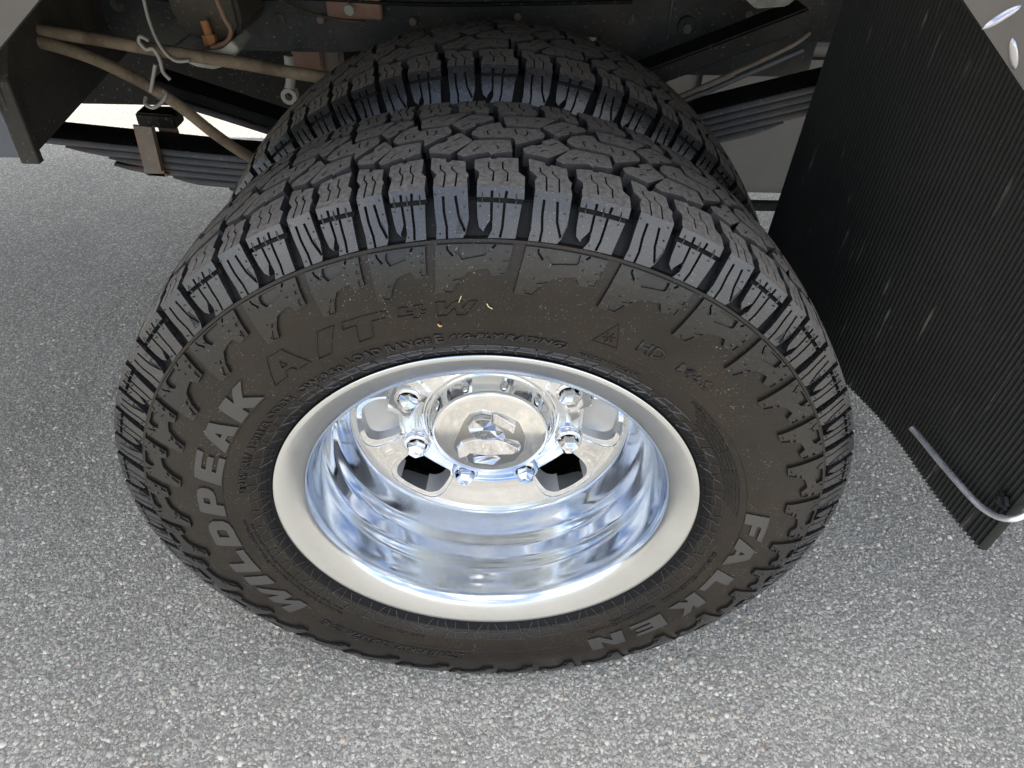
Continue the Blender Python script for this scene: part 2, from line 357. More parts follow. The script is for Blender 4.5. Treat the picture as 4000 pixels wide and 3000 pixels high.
PITCH=[-97.86,-87.62,-75.63,-65.73,-56.48,-45.13,-33.47,-23.2,-14.57,-6.04,5.01,17.16,29.56,40.78,50.68,60.03,69.49,80.39,92.81,101.97,110.56]
_rest=[10.2,11.6,12.0,10.9,9.6,9.3,10.4,11.8,11.9,10.7,9.4,9.9,12.1]; _q=(360-208.42)/sum(_rest)
for _d in _rest: PITCH.append(PITCH[-1]+_d*_q)
NP=len(PITCH)-1
TAB={"A": [[0.2161, -0.022], [0.2181, -0.01], [0.2151, 0.131], [0.2101, 0.14], [0.209, 0.164], [0.2124, 0.195], [0.2102, 0.338], [0.1951, 0.346], [0.1904, 0.378], [0.184, 0.364], [0.1728, 0.375], [0.1588, 0.378], [0.1514, 0.381], [0.1409, 0.342], [0.1372, 0.31], [0.1369, 0.017], [0.1463, 0.035], [0.1599, 0.032], [0.1735, 0.036], [0.1867, 0.034], [0.1922, 0.059], [0.2004, -0.013]], "A_sipe": [[[0.2065, 0.086], [0.1999, 0.088], [0.1935, 0.142], [0.1746, 0.138]], [[0.2032, 0.202], [0.199, 0.203], [0.1929, 0.261], [0.1749, 0.253]]], "A_slit": [[[0.1682, 0.128], [0.1567, 0.126], [0.1458, 0.143], [0.1369, 0.134]], [[0.1681, 0.251], [0.153, 0.276], [0.142, 0.333]]], "A_tri": [[0.1545, 0.296], [0.1544, 0.376], [0.1515, 0.377], [0.1433, 0.341]], "B": [[0.2115, 0.429], [0.2131, 0.444], [0.2161, 0.584], [0.2137, 0.604], [0.2143, 0.642], [0.2162, 0.655], [0.2175, 0.859], [0.2164, 0.873], [0.1962, 0.875], [0.1905, 0.938], [0.1771, 0.935], [0.1668, 0.94], [0.1629, 0.919], [0.1486, 0.897], [0.1375, 0.88], [0.1371, 0.577], [0.1434, 0.625], [0.1492, 0.626], [0.1418, 0.531], [0.1453, 0.484], [0.1521, 0.47], [0.1635, 0.465], [0.1674, 0.465], [0.1785, 0.467], [0.184, 0.471], [0.1866, 0.482], [0.1948, 0.479], [0.1991, 0.432]], "B_cross": [[0.1671, 0.458], [0.1667, 0.948], [0.1631, 0.952], [0.1635, 0.458]], "B_sipe": [[[0.2088, 0.571], [0.2005, 0.574], [0.1954, 0.625], [0.1818, 0.62]], [[0.2104, 0.713], [0.1999, 0.715], [0.1943, 0.767], [0.1822, 0.762]]], "B_slit": [[[0.172, 0.616], [0.163, 0.614], [0.1502, 0.614], [0.1426, 0.546]], [[0.1721, 0.762], [0.1634, 0.745], [0.1457, 0.733], [0.1378, 0.711]]], "P": [[0.2609, 0.226], [0.2593, 0.272], [0.2467, 0.382], [0.2434, 0.381], [0.2227, 0.168], [0.2275, -0.068], [0.2345, -0.081], [0.2422, 0.015], [0.2428, 0.068], [0.2466, 0.121], [0.2522, 0.116]], "P_sipe": [[[0.2527, 0.264], [0.2451, 0.179]], [[0.2358, 0.177], [0.2355, 0.129], [0.2316, 0.098]]], "Q": [[0.2449, 0.395], [0.2463, 0.414], [0.2483, 0.776], [0.2461, 0.791], [0.2284, 0.811], [0.2231, 0.616], [0.2203, 0.599], [0.2252, 0.558], [0.2215, 0.436], [0.2175, 0.305], [0.2212, 0.244], [0.2233, 0.244]], "Q_sipe": [[[0.2334, 0.459], [0.2263, 0.4]], [[0.2377, 0.646], [0.2318, 0.666]]], "Z": [[0.2855, 0.672], [0.2823, 0.682], [0.2747, 0.699], [0.2729, 0.734], [0.277, 1.094], [0.2675, 1.151], [0.2604, 1.14], [0.2435, 0.904], [0.2403, 0.845], [0.252, 0.83], [0.2542, 0.806], [0.2519, 0.45], [0.2575, 0.37], [0.2637, 0.377], [0.2728, 0.43], [0.2822, 0.569]], "Z_sipe": [[[0.2679, 0.574], [0.2657, 0.536], [0.2576, 0.552]], [[0.2652, 0.657], [0.2597, 0.676]], [[0.2717, 0.836], [0.2612, 0.858]], [[0.271, 0.968], [0.2632, 0.977], [0.2594, 0.941]]], "claw": [[0.1331, 0.005], [0.0976, -0.072], [0.0954, -0.081], [0.0951, 0.018], [0.0948, 0.139], [0.1033, 0.22], [0.1115, 0.346], [0.1135, 0.457], [0.1148, 0.577], [0.1129, 0.599], [0.1087, 0.636], [0.1104, 0.81], [0.118, 0.824], [0.133, 0.861]], "pocket": [[0.1318, 0.282], [0.1295, 0.254], [0.1254, 0.249], [0.1214, 0.289], [0.1245, 0.549], [0.1263, 0.568], [0.1322, 0.569]], "claw_slit": [[[0.132, 0.13], [0.1292, 0.134], [0.1243, 0.191]], [[0.1327, 0.671], [0.1299, 0.631]]], "stripe": [[[0.0962, 0.038], [0.0954, 0.135], [0.1032, 0.214], [0.1035, 0.135]], [[0.1051, 0.154], [0.1061, 0.252], [0.1082, 0.287], [0.1083, 0.198]], [[0.1106, 0.729], [0.111, 0.801], [0.1169, 0.814], [0.1166, 0.744]], [[0.1207, 0.754], [0.1209, 0.824], [0.124, 0.831], [0.1235, 0.762]]]}
EMB={"recess": [[-0.0247, 0.039], [-0.0099, 0.0443], [0.015, 0.0397], [0.0359, 0.0256], [0.046, -0.0009], [0.0439, -0.027], [0.0317, -0.047], [0.0038, -0.059], [-0.0207, -0.0554], [-0.0398, -0.0393], [-0.0469, -0.0217], [-0.046, -0.0112], [-0.0337, 0.0226]], "horn": [[-0.0286, 0.0227], [-0.0203, 0.0359], [-0.01, 0.0409], [0.002, 0.0376], [0.002, 0.025], [-0.0078, 0.0228], [-0.0091, 0.0162], [-0.001, 0.0142], [0.0072, 0.0155], [0.0165, 0.0087], [0.0201, -0.0014], [0.0173, -0.0066], [0.0107, -0.0002], [0.0002, -0.0026], [-0.0081, -0.004], [-0.0197, 0.0004], [-0.0265, 0.0112]], "bar": [[0.0028, 0.0411], [0.0076, 0.0417], [0.0325, 0.0231], [0.0302, 0.0115], [0.0246, 0.0155], [0.0028, 0.025]], "horn2": [[-0.018, -0.0021], [-0.0033, -0.0022], [0.0096, -0.0016], [0.0226, -0.0065], [0.0393, -0.0148], [0.0401, -0.0204], [0.0313, -0.0263], [0.0157, -0.0258], [-0.0047, -0.0288], [-0.0274, -0.0266], [-0.0323, -0.0306], [-0.0301, -0.0391], [-0.0338, -0.0419], [-0.042, -0.034], [-0.043, -0.0199], [-0.0364, -0.0093]], "bar2": [[-0.0228, -0.0376], [-0.0155, -0.0335], [0.0013, -0.0349], [0.011, -0.0366], [0.014, -0.0419], [0.0044, -0.0549], [-0.0218, -0.0484]]}
TM=[M_shld,M_tread,M_shade,M_wall]
ZF=.7605
def th_of(i,f):
    # angle of fraction f of pitch i, running on into the neighbouring pitches
    while f>=1: f-=1; i+=1
    while f<0: f+=1; i-=1
    o_=360*(i//NP); i%=NP
    return PITCH[i]+(PITCH[i+1]-PITCH[i])*f+o_
def block(key,i,mirror=False):
    t0,t1=PITCH[i],PITCH[i+1]; W=(t1-t0)*KM
    def flat(P):
        if mirror: P=[(2*SMID-s,2*ZF-f) for s,f in P]
        return [((th_of(i,f)-t0)*KM,s) for s,f in P]
    out=flat(TAB[key]); rec=[]
    if area(out)<0: out=out[::-1]
    big=key in 'AB'
    if key=='A': rec.append((flat(TAB['A_tri']),-.0009))
    if key=='B': rec.append((flat(TAB['B_cross']),-.0045))
    for P in TAB.get(key+'_sipe',[]): rec.append((strip(flat(P),.0013),-.006))
    for P in TAB.get(key+'_slit',[]): rec.append((strip(flat(P),.0021),-.0045))
    def fm(x,y,h): 
        # lugs wear a slight draft: feet sit a little wider than the tops
        return tp(y,t0+x/KM,h)
    def mf(x,y,r_):
        s=min(y,SMAX-y)
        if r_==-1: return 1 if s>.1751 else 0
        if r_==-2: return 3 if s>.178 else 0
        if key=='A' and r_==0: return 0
        return 2  # sipe, slit and cross groove floors coloured as shade
    V,F,MI=relief(out,rec,fm,lambda x,y:-dep(y)-.001,.009,mf,crease=(SP[9],SMAX-SP[9]))
    return mesh('tread_block',V,F,TM,MI)
def joined(name,parts,mats,smooth=False):
    V=[];F=[];MI=[]
    for me in parts:
        k=len(V); V.extend(tuple(v.co) for v in me.vertices); F.extend(tuple(k+i for i in p.vertices) for p in me.polygons); MI.extend(p.material_index for p in me.polygons)
    o=mesh(name,V,F,mats,MI,smooth)
    for me in parts: bpy.data.meshes.remove(me)
    return o

truck=ob('truck',None,None,'dual rear wheel flatbed truck parked on asphalt, seen close at its outer rear wheel','truck')
wheel=ob('wheel',None,truck,'outer rear wheel with bright deep dish rim'); wheel.location=(0,0,ZC)
inner=ob('wheel',None,truck,'inner rear wheel in shade behind the outer one'); inner.location=(0,.2857,ZC); inner.rotation_euler=(0,math.radians(-12.5),0)
# --- carcass
def carcass():
    ss=[0,.004,.008]+[.012+.0025*k for k in range(0,9)]
    P=[]
    def add(s,h): P.append((s,h))
    add(0,-.001)
    for s in (.003,.0045,.006,.0075): add(s,{.003:0,.0045:.0012,.006:.0012,.0075:0}[s])
    for s in (.0105,.012,.0135,.0150): add(s,{.0105:0,.012:.0009,.0135:.0009,.0150:0}[s])
    for s in np.arange(.018,.054,.003): add(s,0)
    add(.0545,0); add(.0549,.0005); add(.0556,.0005); add(.056,0)
    for s in np.arange(.059,.1325,.0035): add(s,0)
    add(.1338,0); add(.1341,.0014); add(.1366,.0014); add(.1370,.0)
    for s in (.1376,.1385,.142,.147,.152,.158,.164,.170,.176,.182,.19): add(s,-dep(s)+(.0 if s>.138 else .002))
    for s in np.arange(.20,SMID,.008): add(s,-dep(s))
    n_=len(P); add(SMID,-.0115)
    P=P+[(SMAX-s,h) for s,h in P[n_-1::-1]]
    k=len(P); seg=300; V=[];F=[];MI=[]
    mi=[(2 if min(P[q][0],SMAX-P[q][0])<.0152 else 0) if max(P[q][0],SMAX-P[q][0])>SMAX-.1375 else 2 for q in range(k)]  # bead zone coloured dark too, as the shaded gap against the rim
    for i in range(seg):
        th=360*i/seg
        for s,h in P: V.append(tp(s,th,h))
    for i in range(seg):
        j=(i+1)%seg
        for q in range(k-1): F.append((i*k+q,i*k+q+1,j*k+q+1,j*k+q)); MI.append(mi[q])
    return mesh('tyre',V,F,[M_side,M_shld,M_shade],MI,True,38)
tyre_me=carcass()
ob('tyre',tyre_me,wheel); ob('tyre',tyre_me,inner)
# --- tread blocks
VIS=range(0,20); rest=[]
INN=range(3,18)
for i in range(NP):
    for key,mir in (('A',0),('B',0),('P',0),('Q',0),('Z',0),('P',1),('Q',1),('A',1),('B',1)):
        me=block(key,i,bool(mir))
        if i in VIS and (not mir or key in 'PQ' or 2<=i<=17): 
            ob('tread_block',me,wheel)
            if i in INN and not mir and key in 'ABPQZ': ob('tread_block',me,inner)
        else: rest.append(me)
o_=ob('tread_block',joined('tread_block',rest,TM),wheel,kind='stuff')
V=[];F=[]
# inner tyre: remaining far blocks as one part
rest=[]
for i in range(NP):
    for key,mir in (('A',0),('B',0),('P',0),('Q',0),('Z',0),('P',1),('Q',1),('A',1),('B',1)):
        if i in INN and not mir: continue
        if i in INN or key in 'ABZ': rest.append(block(key,i,bool(mir)))
ob('tread_block',joined('tread_block',rest,TM),inner,kind='stuff')
# --- sidewall lugs (claw shaped) below the rib
for i in range(NP):
    t0,t1=PITCH[i],PITCH[i+1]; W=(t1-t0)*KM
    fl=lambda P:[(f*W,s) for s,f in P]
    out=fl(TAB['claw']); 
    if area(out)<0: out=out[::-1]
    rec=[(fl(TAB['pocket']),.0002)]+[(strip(fl(P),.0018),.0004) for P in TAB['claw_slit']]+[(fl(P),.0016) for P in TAB['stripe']]
    V,F,MI=relief(out,rec,lambda x,y,h:tp(y,t0+x/KM,h),lambda x,y:-.0005,.009,lambda x,y,r_:1 if r_==-2 else (1 if r_ in (1,2) else 0),top=.0028)  # dark walls and slits paint crease shade round each lug
    me=mesh('sidewall_lug',V,F,[M_lug,M_shade,M_side],MI)
    ob('sidewall_lug',me,wheel)
# --- small vent nubs
V=[];F=[]
rn=random.Random(3)
for i in range(NP):
    t0,t1=PITCH[i],PITCH[i+1]
    for f,s,h in ((.05,.1265,.0028),(.17,.1245,.0028),(.23,.1265,.0028),(.60,.1275,.0028),(.80,.1275,.0028),(.72,.1135,.0028),(.12,.109,.0028),(.04,.0985,.0028),(.62,.1215,.0028),(.07,.141,0),(.33,.142,0),(.34,.160,0),(.05,.170,0),(.335,.1705,0),(.50,.1605,0),(.68,.1605,0),(.86,.1605,0),(.64,.1405,0)):
        th=t0+(t1-t0)*(f+rn.uniform(-.005,.005)); r0=.0009; hgt=rn.uniform(.0008,.0022); lean=rn.uniform(-.001,.001)
        k=len(V)
        for a in range(6):
            x,y=r0*math.cos(a*math.pi/3),r0*math.sin(a*math.pi/3); V.append(tp(s+y,th+x/KM,h-.0002))
        for a in range(6):
            x,y=.5*r0*math.cos(a*math.pi/3)+lean,.5*r0*math.sin(a*math.pi/3); V.append(tp(s+y,th+x/KM,h+hgt))
        for a in range(6):
            b2=(a+1)%6; F.append((k+a,k+b2,k+6+b2,k+6+a))
        F.append(tuple(k+6+a for a in range(6)))
    # moulding whiskers over the cross groove of the second lug
    for f in (.52,.69,.86):
        th=t0+(t1-t0)*f; k=len(V)
        for s,h,w_ in ((.1625,.0002,.0005),(.1665,.0016,.0004),(.1705,.0004,.0003)):
            V.append(tp(s,th-w_/KM,h)); V.append(tp(s,th,h+.0006)); V.append(tp(s,th+w_/KM,h))
        for q in (0,3): F.extend([(k+q,k+q+1,k+q+4,k+q+3),(k+q+1,k+q+2,k+q+5,k+q+4)])
nub=ob('vent_nub',mesh('vent_nub',V,F,M_shld),wheel,kind='stuff')
# --- bead rib pattern
V=[];F=[]
def ribline(P,wd=.0010,h=.0012,foot=-.0003):
    P=subd(P,.005,False)
    for i in range(len(P)-1):
        (x0,y0),(x1,y1)=P[i],P[i+1]; dx,dy=x1-x0,y1-y0; q=math.hypot(dx,dy) or 1; nx,ny=-dy/q*wd,dx/q*wd
        k=len(V)
        for x,y in ((x0,y0),(x1,y1)):
            V.append(tp(y+ny,(x+nx)/KM,foot)); V.append(tp(y+ny*.4,(x+nx*.4)/KM,h)); V.append(tp(y-ny*.4,(x-nx*.4)/KM,h)); V.append(tp(y-ny,(x-nx)/KM,foot))
        for a in range(3): F.append((k+a,k+a+1,k+5+a,k+4+a))
NB=110
for i in range(NB):
    x=i*360/NB*KM; d=360/NB*KM; j=[.0,.35,-.25,.15,-.35][i%5]*d
    k=[.0,.3,-.3,.2,-.1][(i*2)%5]*d
    ribline([(x,.0310),(x+j,.0215)]); 
    z0=.0215+(.0016 if i%2 else -.0012)
    ribline([(x+j,.0215),(x+d+[.0,.35,-.25,.15,-.35][(i+1)%5]*d,.0215-.0022*((i%3)-1))],.0006,.0006)
    ribline([(x+j*.6+k*.4,.0205),(x-j*.5+k,.0085)])
    if i%4!=3: ribline([(x,.0310),(x+d*.92,.0310)],.0006,.0006)
ob('bead_ribs',mesh('bead_ribs',V,F,M_shld),wheel,kind='stuff')

# --- lettering
GL={'W':([(0,1),(.23,1),(.30,.42),(.44,1),(.62,1),(.72,.42),(.80,1),(1,1),(.88,0),(.64,0),(.52,.5),(.40,0),(.14,0)],[]),
'I':([(0,1),(1,1),(1,0),(0,0)],[]),
'L':([(0,1),(.42,1),(.42,.32),(1,.32),(1,0),(0,0)],[]),
'D':([(0,1),(.68,1),(.90,.90),(1,.70),(1,.30),(.90,.10),(.68,0),(0,0)],[[(.36,.70),(.62,.70),(.66,.62),(.66,.38),(.62,.30),(.36,.30)]]),
'P':([(0,1),(.72,1),(.92,.92),(1,.76),(1,.52),(.92,.36),(.74,.28),(.42,.28),(.42,0),(0,0)],[[(.40,.76),(.60,.76),(.63,.70),(.63,.58),(.60,.52),(.40,.52)]]),
'E':([(0,1),(1,1),(1,.77),(.42,.77),(.42,.61),(.92,.61),(.92,.39),(.42,.39),(.42,.23),(1,.23),(1,0),(0,0)],[]),
'A':([(.30,1),(.72,1),(1,0),(.66,0),(.60,.20),(.42,.20),(.36,0),(0,0)],[[(.43,.40),(.58,.40),(.50,.66)]]),
'K':([(0,1),(.38,1),(.38,.64),(.66,1),(1,1),(.66,.54),(1,0),(.60,0),(.42,.30),(.38,.26),(.38,0),(0,0)],[]),
'F':([(0,1),(1,1),(.95,.76),(.42,.76),(.42,.58),(.84,.58),(.84,.34),(.42,.34),(.42,0),(0,0)],[]),
'N':([(0,1),(.34,1),(.66,.45),(.66,1),(1,1),(1,0),(.66,0),(.34,.55),(.34,0),(0,0)],[]),
'T':([(0,1),(1,1),(1,.72),(.68,.72),(.68,0),(.32,0),(.32,.72),(0,.72)],[]),
'/':([(0,1),(1,1),(1,0),(0,0)],[]),
'4':([(0,1),(.30,1),(.30,.58),(.56,.58),(.56,1),(.84,1),(.84,.58),(1,.58),(1,.30),(.84,.30),(.84,0),(.56,0),(.56,.30),(0,.30)],[])}
def glyph(ch,q,h,m,outline=False):
    (sTL,tTL),(sTR,tTR),(sBR,tBR),(sBL,tBL)=q
    def bl(u,v):
        t_=(tBL*(1-u)+tBR*u)*(1-v)+(tTL*(1-u)+tTR*u)*v; s=(sBL*(1-u)+sBR*u)*(1-v)+(sTL*(1-u)+sTR*u)*v
        return (t_*KM*.78,s)
    o_,hs=GL[ch]; out=[bl(*p) for p in o_]; hs=[[bl(*p) for p in H] for H in hs]
    if area(out)<0: out=out[::-1]
    if outline:
        V=[];F=[]
        def rl(P):
            P=subd(P+[P[0]],.005,False)
            for i in range(len(P)-1):
                (x0,y0),(x1,y1)=P[i],P[i+1]; dx,dy=x1-x0,y1-y0; q_=math.hypot(dx,dy) or 1; nx,ny=-dy/q_*.0006,dx/q_*.0006; k=len(V)
                for x,y in ((x0,y0),(x1,y1)):
                    V.append(tp(y+ny,(x+nx)/KM/.78,-.0003)); V.append(tp(y+ny*.4,(x+nx*.4)/KM/.78,h)); V.append(tp(y-ny*.4,(x-nx*.4)/KM/.78,h)); V.append(tp(y-ny,(x-nx)/KM/.78,-.0003))
                for a in range(3): F.append((k+a,k+a+1,k+5+a,k+4+a))
        rl(out); [rl(H) for H in hs]
        return mesh('letter',V,F,m)
    V,F,MI=relief(out,[],lambda x,y,hh:tp(y,x/KM/.78,hh),lambda x,y:-.0005,.006,lambda x,y,r_:1 if r_==-2 else 0,top=h,holes=hs)
    return mesh('letter',V,F,[m,M_shld],MI)
def Q(a,b_,c,d): return (a,b_,c,d)
LET=[('W',((.078,-124.2),(.0763,-112),(.0532,-115.5),(.0510,-126.8)),0),('I',((.0789,-110.6),(.0775,-107.3),(.0532,-109.1),(.0523,-112.9)),0),
('L',((.080,-105),(.080,-97.5),(.0545,-97.8),(.0535,-107)),0),('D',((.0785,-94.7),(.0775,-86.3),(.0535,-86.8),(.0530,-96.4)),0),
('P',((.0799,-83.2),(.0801,-75.2),(.0555,-76.2),(.0553,-85.0)),0),('E',((.0818,-72.4),(.0833,-64.3),(.056,-65.6),(.0561,-74.3)),0),
('A',((.0815,-62.0),(.0833,-54.2),(.0578,-55.0),(.0578,-63.6)),0),('K',((.0828,-52.0),(.0843,-43.7),(.0583,-44.6),(.0578,-53.6)),0),
('A',((.0845,-39.4),(.0847,-31.4),(.0603,-31.6),(.0588,-41.0)),1),('/',((.0842,-26.6),(.0847,-23.6),(.0595,-27.3),(.0595,-30.1)),1),
('T',((.0847,-22.2),(.0850,-14.9),(.0615,-16.6),(.0604,-24.0)),1),('4',((.0850,-12.9),(.0850,-8.6),(.0735,-9.4),(.0735,-13.8)),1),('W',((.0860,-7.2),(.0857,-1.0),(.0720,-2.2),(.0726,-8.3)),1),
('F',((.0806,83.2),(.0806,91.5),(.056,90.3),(.0555,81.8)),0),('A',((.0795,92.5),(.0790,100.0),(.0548,101.8),(.0560,90.9)),0),('L',((.0797,105.6),(.0790,112.6),(.0556,113.2),(.0545,104.0)),0),
('K',((.0783,116.4),(.0770,124.6),(.0530,124.6),(.0547,114.9)),0),('E',((.0760,129.2),(.0750,138.2),(.0525,138.0),(.0536,127.6)),0),('N',((.0755,142.0),(.0760,151.5),(.0520,151.0),(.0525,140.4)),0)]
for ch,q,ol in LET:
    ob('letter',glyph(ch,q,.0017 if not ol else .0012,M_lug if ol else M_letter,bool(ol)),wheel)
def text(tx,t0,t1,s0,s1,h=.0006,sp=1.0,shear=0,bold=.012,m=None):
    h=h*1.5
    cu=bpy.data.curves.new('tmp','FONT'); cu.body=tx; cu.size=1; cu.space_character=sp; cu.shear=shear; cu.offset=bold; cu.resolution_u=2; cu.fill_mode='FRONT'
    o=bpy.data.objects.new('tmp',cu); COL.objects.link(o); dg=bpy.context.evaluated_depsgraph_get(); dg.update()
    me=bpy.data.meshes.new_from_object(o.evaluated_get(dg)); bpy.data.objects.remove(o); bpy.data.curves.remove(cu)
    bm=bmesh.new(); bm.from_mesh(me); bpy.data.meshes.remove(me)
    bmesh.ops.remove_doubles(bm,verts=bm.verts,dist=1e-4)
    xs=[v.co.x for v in bm.verts]; ys=[v.co.y for v in bm.verts]; x0,x1=min(xs),max(xs); y0,y1=min(ys),max(ys)
    if y1-y0<.6: y0,y1=0,.7
    top=bm.faces[:]; ext=bmesh.ops.extrude_face_region(bm,geom=top); up={e for e in ext['geom'] if isinstance(e,bmesh.types.BMVert)}
    for v in bm.verts:
        th=t0+(t1-t0)*(v.co.x-x0)/(x1-x0); s=s0+(s1-s0)*(v.co.y-y0)/(y1-y0); v.co=Vector(tp(s,th,h if v in up else -.0003))
    bmesh.ops.recalc_face_normals(bm,faces=bm.faces)
    me=bpy.data.meshes.new('lettering'); bm.to_mesh(me); bm.free(); me.materials.append(m or M_lug)
    return ob('lettering',me,wheel)
text('LOAD RANGE',-26.3,-9.7,.0395,.0482,.0009)
text('E',-9.0,-7.5,.0405,.0515,.0009)
text('(10-PLY RATING)',-6.4,14.8,.0415,.0500,.0009,shear=.3)
text('MADE IN THAILAND',17.5,31.0,.0375,.0415,.0006)
text('LT235/80R17  120/117R',-77.8,-51.5,.0325,.0405,.0009)
text('OD:32  OW:9.50',-50.5,-28.0,.0345,.0425,.0009)
text('HD',25.7,30.8,.0665,.0785,.0007)
text('M+S',34.2,42.0,.0670,.0770,.0007)
text('LT235/80R17 120/117R',-173.6,-140.4,.0600,.0700,.0009,shear=.2)
text('LOAD',-138.6,-135.8,.0665,.0705,.0008); text('RANGE',-138.8,-135.4,.0605,.0645,.0008); text('E',-134.6,-132.6,.0605,.0705,.0009)
text('MAX LOAD SINGLE 1400 kg (3086 LBS) AT 550 kPa (80 PSI) COLD',-135,-88,.0375,.0415,.0008)
text('MAX LOAD DUAL 1285 kg (2833 LBS) AT 550 kPa (80 PSI) COLD',-134,-90,.0315,.0355,.0008)
text('DOT 1C9H LEK',-161,-147,.0345,.0385,.0006)
text('M/C TUBELESS STEEL BELTED RADIAL',99,124,.0385,.0435,.0008)
text('TREAD 1 POLYAMIDE + 2 STEEL + 2 POLYESTER',127,150,.0385,.0425,.0007); text('SIDEWALL 2 POLYESTER',128,142,.0325,.0365,.0007)
text('SAFETY WARNING',43,53,.0475,.0515,.0007)
for k_ in range(5): text('SERIOUS INJURY MAY RESULT FROM TIRE FAILURE DUE TO UNDERINFLATION OR OVERLOADING',45+k_*1.3,84-k_*1.2,.0455-.0035*k_,.0478-.0035*k_,.0006)
# mountain snowflake mark
V=[];F=[]
def rib2(P): ribline([(t_*KM,s) for t_,s in P],.0006,.0008)
rib2([(18.2,.0606),(20.6,.0850),(22.9,.0604),(18.2,.0606)])
for a in range(3):
    an=a*math.pi/3+.3; rib2([(20.55-1.1*math.cos(an)*1.0,.0690-.0058*math.sin(an)),(20.55+1.1*math.cos(an),.0690+.0058*math.sin(an))])
for c_ in range(6):
    an=c_*math.pi/3+.3; rib2([(20.55+.7*math.cos(an)-.2*math.sin(an),.0690+.0037*math.sin(an)+.001*math.cos(an)),(20.55+1.0*math.cos(an)+.2*math.sin(an),.0690+.0052*math.sin(an)-.001*math.cos(an))])
ob('mountain_snowflake_mark',mesh('mark',V,F,M_side),wheel)
for (i,) in ((9,),(5,),(13,),(1,)):
    V=[];F=[]
    t0,t1=PITCH[i],PITCH[i+1]; c_=t0+(t1-t0)*.27
    for sc_ in (1,.45): ribline([((c_-.35*sc_)*KM,.1445-.0035*sc_),(c_*KM,.1445+.006*sc_),((c_+.35*sc_)*KM,.1445-.0035*sc_),((c_-.35*sc_)*KM,.1445-.0035*sc_)],.0004,.0006)
    ob('wear_mark',mesh('wear',V,F,M_shld),wheel)

# ------------------------------------------------------------------ rim
rimP=[(-.086,.2343),(-.0925,.2358),(-.0938,.2366),(-.0952,.2362),(-.0958,.2350),(-.0958,.2328),(-.0950,.2300),(-.0925,.2230),(-.0885,.2130),(-.0855,.2075),(-.0835,.2048),(-.0815,.2034),(-.0795,.2025)]
ob('rim_lip',lathe('rim_lip',rimP,M_lip,256,sharp=60),wheel)
barP=[(-.0795,.2025),(-.0760,.2008),(-.0700,.1995),(-.0560,.1985),(-.0420,.1975),(-.0330,.1955),(-.0270,.1932),(-.0200,.1922),(-.0060,.1915),(.0020,.1895),(.0080,.1865),(.0160,.1850),(.0260,.1835),(.0350,.1815),(.0420,.1795),(.0470,.1775),(.0500,.1740)]
bme=lathe('rim_barrel',barP,M_barrel,256,sharp=60)
from mathutils import noise as mn
for v in bme.vertices:                      # slight waviness of the polished metal
    if v.co.y>-.074:
        k_=mn.noise(Vector((v.co.x*9,v.co.y*14,v.co.z*9)))*.0009+mn.noise(Vector((v.co.x*22,v.co.y*25,v.co.z*22)))*.00022
        q_=math.hypot(v.co.x,v.co.z); v.co.x*=1+k_/q_; v.co.z*=1+k_/q_
ob('rim_barrel',bme,wheel)
# disc
RY=[(.076,.0600),(.080,.0580),(.084,.0560),(.088,.0575),(.092,.0605),(.100,.0625),(.120,.0630),(.130,.0615),(.142,.0575),(.155,.0525),(.168,.0475),(.174,.0455),(.1775,.0462),(.180,.0500)]
def dy(r): return float(np.interp(r,[a for a,_ in RY],[b_ for _,b_ in RY]))
KD=.15
def dfm(x,y,h):
    a=x/KD
    if h<-.02: y=y-.005*max(0,min(1,(y-.125)/.03)) 
    dn=0
    for w_ in wins[2:]:
        t_=math.degrees(abs((a-w_+math.pi)%(2*math.pi)-math.pi))/17; q_=(y-.146)/.030; e_=t_*t_+q_*q_
        if e_<1: dn+=.004*(1-e_)**1.5
    return (y*math.sin(a),dy(y)-h+dn,y*math.cos(a))
wins=[math.radians(a) for a in (221.5,136,269,89,314,44)]
def wpoly(ac,k,r0,r1,half):
    P=[]; 
    pts=[(-half*.80,r0),(half*.80,r0),(half,r0+.008),(half*.92,r1-.012),(half*.72,r1-.003),(half*.5,r1),(-half*.5,r1),(-half*.72,r1-.003),(-half*.92,r1-.012),(-half,r0+.008)]
    P=[((ac+math.radians(a))*KD,r) for a,r in pts]
    for _ in range(2): P=[q for i in range(len(P)) for q in ((P[i][0]*.75+P[(i+1)%len(P)][0]*.25,P[i][1]*.75+P[(i+1)%len(P)][1]*.25),(P[i][0]*.25+P[(i+1)%len(P)][0]*.75,P[i][1]*.25+P[(i+1)%len(P)][1]*.75))]
    return P
V=[];F=[]
out=subd([(0,.077),(2*math.pi*KD,.077),(2*math.pi*KD,.1795),(0,.1795)],.006)
rec=[(wpoly(a,0,.1165,.1710,18.0),-.0025) for a in wins[:2]]+[(wpoly(a,0,.1165,.1710,18.0),-.0025) for a in wins[2:]]+[(wpoly(a,0,.1215,.1650,15),-.019) for a in wins[2:]]
hol=[wpoly(a,0,.1200,.1660,15.8) for a in wins[:2]]
V,F,MI=relief(out,rec,dfm,lambda x,y:(-.030 if .1<y<.176 and .001<x<2*math.pi*KD-.001 else -.006),.0065,lambda x,y,r_:1 if (r_>=6 or (r_==-2 and any(abs((x/KD-w_+math.pi)%(2*math.pi)-math.pi)<math.radians(19) and .119<y<.167 for w_ in wins[:2]))) else 0,holes=hol,edge_d=.005)
dm=mesh('wheel_disc',V,F,[M_chrome,M_win],MI,True); fixn(dm); dm.set_sharp_from_angle(angle=math.radians(42)); 
dm.polygons.foreach_set('use_smooth',[True]*len(dm.polygons))
disc=ob('wheel_disc',dm,wheel)
